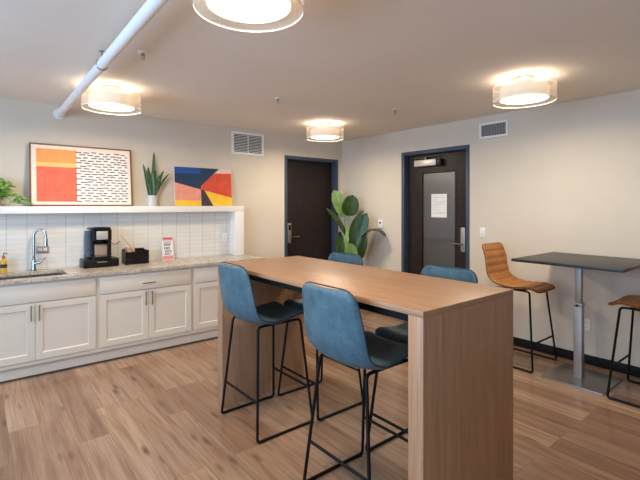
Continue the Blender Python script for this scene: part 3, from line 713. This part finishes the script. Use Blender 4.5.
# ---------------------------------------------------------------- tall oak table
TX0, TX1, TY0, TY1, TZ = 1.507, 2.302, 1.149, 3.155, 1.12
t = thing('bar_height_table', 'tall oak laminate table with solid end panels in the middle of the room', 'table', (0, 0, 0))
boxobj('tabletop', lam_y, t, TX0, TX1, TY0, TY1, TZ-.028, TZ, .0015)
boxobj('end_panel', lam_z, t, TX0+.0005, TX1-.0005, TY0+.0005, TY0+.083, 0, TZ-.0285, .0012)
boxobj('end_panel', lam_z, t, TX0+.0005, TX1-.0005, TY1-.083, TY1-.0005, 0, TZ-.0285, .0012)
for x in (TX0+.03, TX1-.06): boxobj('steel_rail', black_metal, t, x, x+.03, TY0+.083, TY1-.083, TZ-.07, TZ-.0285)

# ---------------------------------------------------------------- stools
def shell(prof, halfw, wrap, corner, thick, groove=None, NU=22, NV=64):
    """upholstered shell: returns front and back vertex grids. prof: (x,z) from back top to seat front"""
    P = [Vector((x, 0, z)) for x, z in prof]
    # dense Catmull-Rom then equal arc length
    D = []
    for i in range(len(P)-1):
        p0, p1, p2, p3 = P[max(i-1, 0)], P[i], P[i+1], P[min(i+2, len(P)-1)]
        for k in range(16):
            u = k/16; D.append(.5*((2*p1)+(-p0+p2)*u+(2*p0-5*p1+4*p2-p3)*u*u+(-p0+3*p1-3*p2+p3)*u**3))
    D.append(P[-1]); cum = [0]
    for i in range(1, len(D)): cum.append(cum[-1]+(D[i]-D[i-1]).length)
    Ltot = cum[-1]
    def at(s):
        s = max(0, min(Ltot, s)); i = 0
        lo, hi = 0, len(cum)-1
        while hi-lo > 1:
            m_ = (lo+hi)//2
            if cum[m_] <= s: lo = m_
            else: hi = m_
        u = (s-cum[lo])/max(1e-9, cum[hi]-cum[lo]); p = D[lo].lerp(D[hi], u)
        d = (at_raw(min(Ltot, s+.004))-at_raw(max(0, s-.004))).normalized(); return p, d
    def at_raw(s):
        lo, hi = 0, len(cum)-1
        while hi-lo > 1:
            m_ = (lo+hi)//2
            if cum[m_] <= s: lo = m_
            else: hi = m_
        return D[lo].lerp(D[hi], (s-cum[lo])/max(1e-9, cum[hi]-cum[lo]))
    F, Bk, edge = [], [], []
    svals = [Ltot*(.5-.5*cos(pi*j/NV))*.5 + Ltot*j/NV*.5 for j in range(NV+1)]
    for j, s in enumerate(svals):
        p, d = at(s); nrm = Vector((-d.z, 0, d.x))        # towards the sitter: rotate the tangent
        if nrm.z < 0 and abs(d.x) > .7: nrm = -nrm
        if abs(d.z) > .7 and nrm.x < 0: nrm = -nrm
        if nrm.x+nrm.z < 0: nrm = -nrm
        e = min(s, Ltot-s); w_ = halfw(s/Ltot)
        if e < corner: w_ = w_-corner+sqrt(max(0, corner**2-(corner-e)**2))
        fr, br = [], []
        for k in range(NU+1):
            u = -cos(pi*k/NU)*.55 + (2*k/NU-1)*.45; y = u*w_
            cup = wrap(s/Ltot)*abs(u)**2.4
            c = p + Vector((0, y, 0)) + nrm*cup
            de = min(e, (1-abs(u))*w_, )
            th = thick/2*sqrt(max(0, 1-(1-min(1, de/.022))**2))
            g = groove(s/Ltot)*min(1, de/.03) if groove else 0
            fr.append(c+nrm*(th-g)); br.append(c-nrm*th)
        F.append(fr); Bk.append(br)
        edge.append((p + Vector((0, w_, 0)) + nrm*wrap(s/Ltot), p + Vector((0, -w_, 0)) + nrm*wrap(s/Ltot)))
    return F, Bk, edge, [s/Ltot for s in svals]
def shell_mesh(F, Bk, j0, j1):
    bm = B(); A = [[bm.verts.new(v) for v in F[j]] for j in range(j0, j1+1)]; C = [[bm.verts.new(v) for v in Bk[j]] for j in range(j0, j1+1)]
    n = len(A[0])
    for j in range(len(A)-1):
        for k in range(n-1):
            bm.faces.new((A[j][k], A[j][k+1], A[j+1][k+1], A[j+1][k])); bm.faces.new((C[j][k], C[j+1][k], C[j+1][k+1], C[j][k+1]))
    bmesh.ops.remove_doubles(bm, verts=bm.verts, dist=.0004); return bm
def stool(name, label, group, leather_m, trim_m, groove, halfw, wrap, prof, split, fx=.232, corner=.07):
    t = thing(name, label, 'bar stool', group=group)
    F, Bk, edge, sv = shell(prof, halfw, wrap, corner, .030, groove)
    js = min(range(len(sv)), key=lambda j: abs(sv[j]-split))
    for nm, a, b in (('backrest', 0, js), ('seat', js, len(sv)-1)):
        o = obj(nm, shell_mesh(F, Bk, a, b), leather_m, t, 80)
    loop = [e[0] for e in edge] + [e[1] for e in reversed(edge)]
    q = [loop[0]]
    for p in loop[1:]:
        if (p-q[-1]).length > .006: q.append(p)
    bm = B(); tube(bm, q, .0035, 6, closed=True); obj('piping', bm, trim_m, t, 80)
    R = .0095; fy, tx, ty, tz = .262, .178, .180, .744
    for s in (-1, 1):
        bm = B(); tube(bm, rounded([(fx-.05, s*fy, R), (fx, s*fy, R), (tx, s*ty, tz), (tx-.06, s*ty, tz+.003)], .028), R, 10); obj('leg', bm, black_metal, t, 60)
        bm = B(); tube(bm, rounded([(-fx+.05, s*fy, R), (-fx, s*fy, R), (-tx, s*ty, tz), (-tx+.06, s*ty, tz+.003)], .028), R, 10); obj('leg', bm, black_metal, t, 60)
        bm = B(); tube(bm, [(-fx+.05, s*fy, R), (fx-.05, s*fy, R)], R, 10); rn = obj('floor_runner', bm, black_metal, t, 60)
        for xx in (-fx+.035, fx-.035): boxobj('foot_pad', black_base, rn, xx-.02, xx+.02, s*fy-.012, s*fy+.012, .0, .012, .003)
    for s in (-1, 1):
        bm = B(); tube(bm, [(-tx+.06, s*ty, tz+.003), (tx-.06, s*ty, tz+.003)], R, 10); obj('seat_rail', bm, black_metal, t, 60)
    for x_ in (-.09, .09): boxobj('cross_strap', black_metal, t, x_-.012, x_+.012, -ty, ty, tz-.003, tz+.001, .001)
    boxobj('mounting_plate', black_metal, t, -.12, .12, -.12, .12, tz+.001, tz+.008, .001)
    k = .255/.738
    for sx, nm in ((1, 'footrest'), (-1, 'stretcher')):
        x_ = fx+(tx-fx)*k; y_ = fy+(ty-fy)*k
        bm = B(); tube(bm, [(sx*x_, -y_, .255), (sx*x_, y_, .255)], R*.9, 8); obj(nm, bm, black_metal, t, 60)
    return t
prof_b = [(-.315, 1.168), (-.308, 1.09), (-.298, .99), (-.284, .90), (-.255, .825), (-.195, .775), (-.11, .757), (.0, .757), (.09, .768), (.165, .780), (.205, .778), (.232, .760)]
hw_b = lambda v: .208 + .030*sin(pi*min(1, v*1.15))
wrap_b = lambda v: .016 + .036*max(0, sin(pi*min(1, max(0, .12+v*1.35))))
blues = [((1.685, 2.71), 0, 'blue bar stool at the table end nearest the kitchen counter, back toward the counter'),
         ((1.680, 1.668), 0, 'blue bar stool in the foreground, back toward the viewer, beside the near table end panel'),
         ((2.182, 2.690), pi, 'blue bar stool across the table in front of the tall plant'),
         ((2.178, 1.668), pi, 'blue bar stool across the table in front of the glazed door')]
G = 'blue stools round the oak table'
p1 = stool('bar_stool', blues[0][2], G, blue_leather, navy_trim, None, hw_b, wrap_b, prof_b, .46)
for i, ((x, y), rz, lb) in enumerate(blues):
    o = p1 if i == 0 else copy_tree(p1)
    o.location = (x, y, 0); o.rotation_euler = (0, 0, rz); o['label'] = lb
prof_t = [(-.325, 1.165), (-.300, 1.11), (-.272, 1.02), (-.262, .93), (-.235, .845), (-.175, .792), (-.09, .765), (.0, .758), (.09, .765), (.16, .770), (.215, .762), (.262, .738)]
def groove_t(v):
    n = 11; x = v*n; dd = abs(x-round(x))
    if v < .04 or v > .95: return 0
    return .013*math.exp(-(dd/.12)**2)
G = 'tan stools at the black pedestal table'
p2 = stool('bar_stool', 'tan channel-stitched leather stool near the light switch, back toward the doors', G, tan_leather, tan_trim, groove_t, lambda v: .203+.016*sin(pi*v), lambda v: .016, prof_t, .46, .245, .045)
p2.location = (4.335, 2.095, 0); p2.rotation_euler = (0, 0, -pi/2)
o = copy_tree(p2); o.location = (4.295, .985, 0); o.rotation_euler = (0, 0, pi/2); o['label'] = 'tan leather stool at the far side of the pedestal table, cut by the photo edge'

# ---------------------------------------------------------------- pedestal table
t = thing('pedestal_table', 'square black-topped pedestal table with steel post against the wall', 'table', (4.30, 1.515, 0))
boxobj('tabletop', black_top_m, t, -.445, .445, -.45, .43, 1.065, 1.09, .002)
boxobj('base_plate', steel_flat, t, -.25, .25, -.25, .25, 0, .012, .003)
boxobj('lower_post', steel, t, -.053, .015, -.020, .048, .012, .69, .004)
boxobj('collar', steel, t, -.056, .018, -.023, .051, .66, .695, .003)
boxobj('upper_post', steel, t, -.045, .007, -.012, .040, .695, 1.055, .003)
boxobj('top_bracket', black_metal, t, -.22, .18, -.18, .22, 1.055, 1.0645, .002)
bm = B(); tube(bm, [(-.056, .014, .675), (-.082, .014, .675)], .009, 12); obj('height_knob', bm, black_plastic, t)
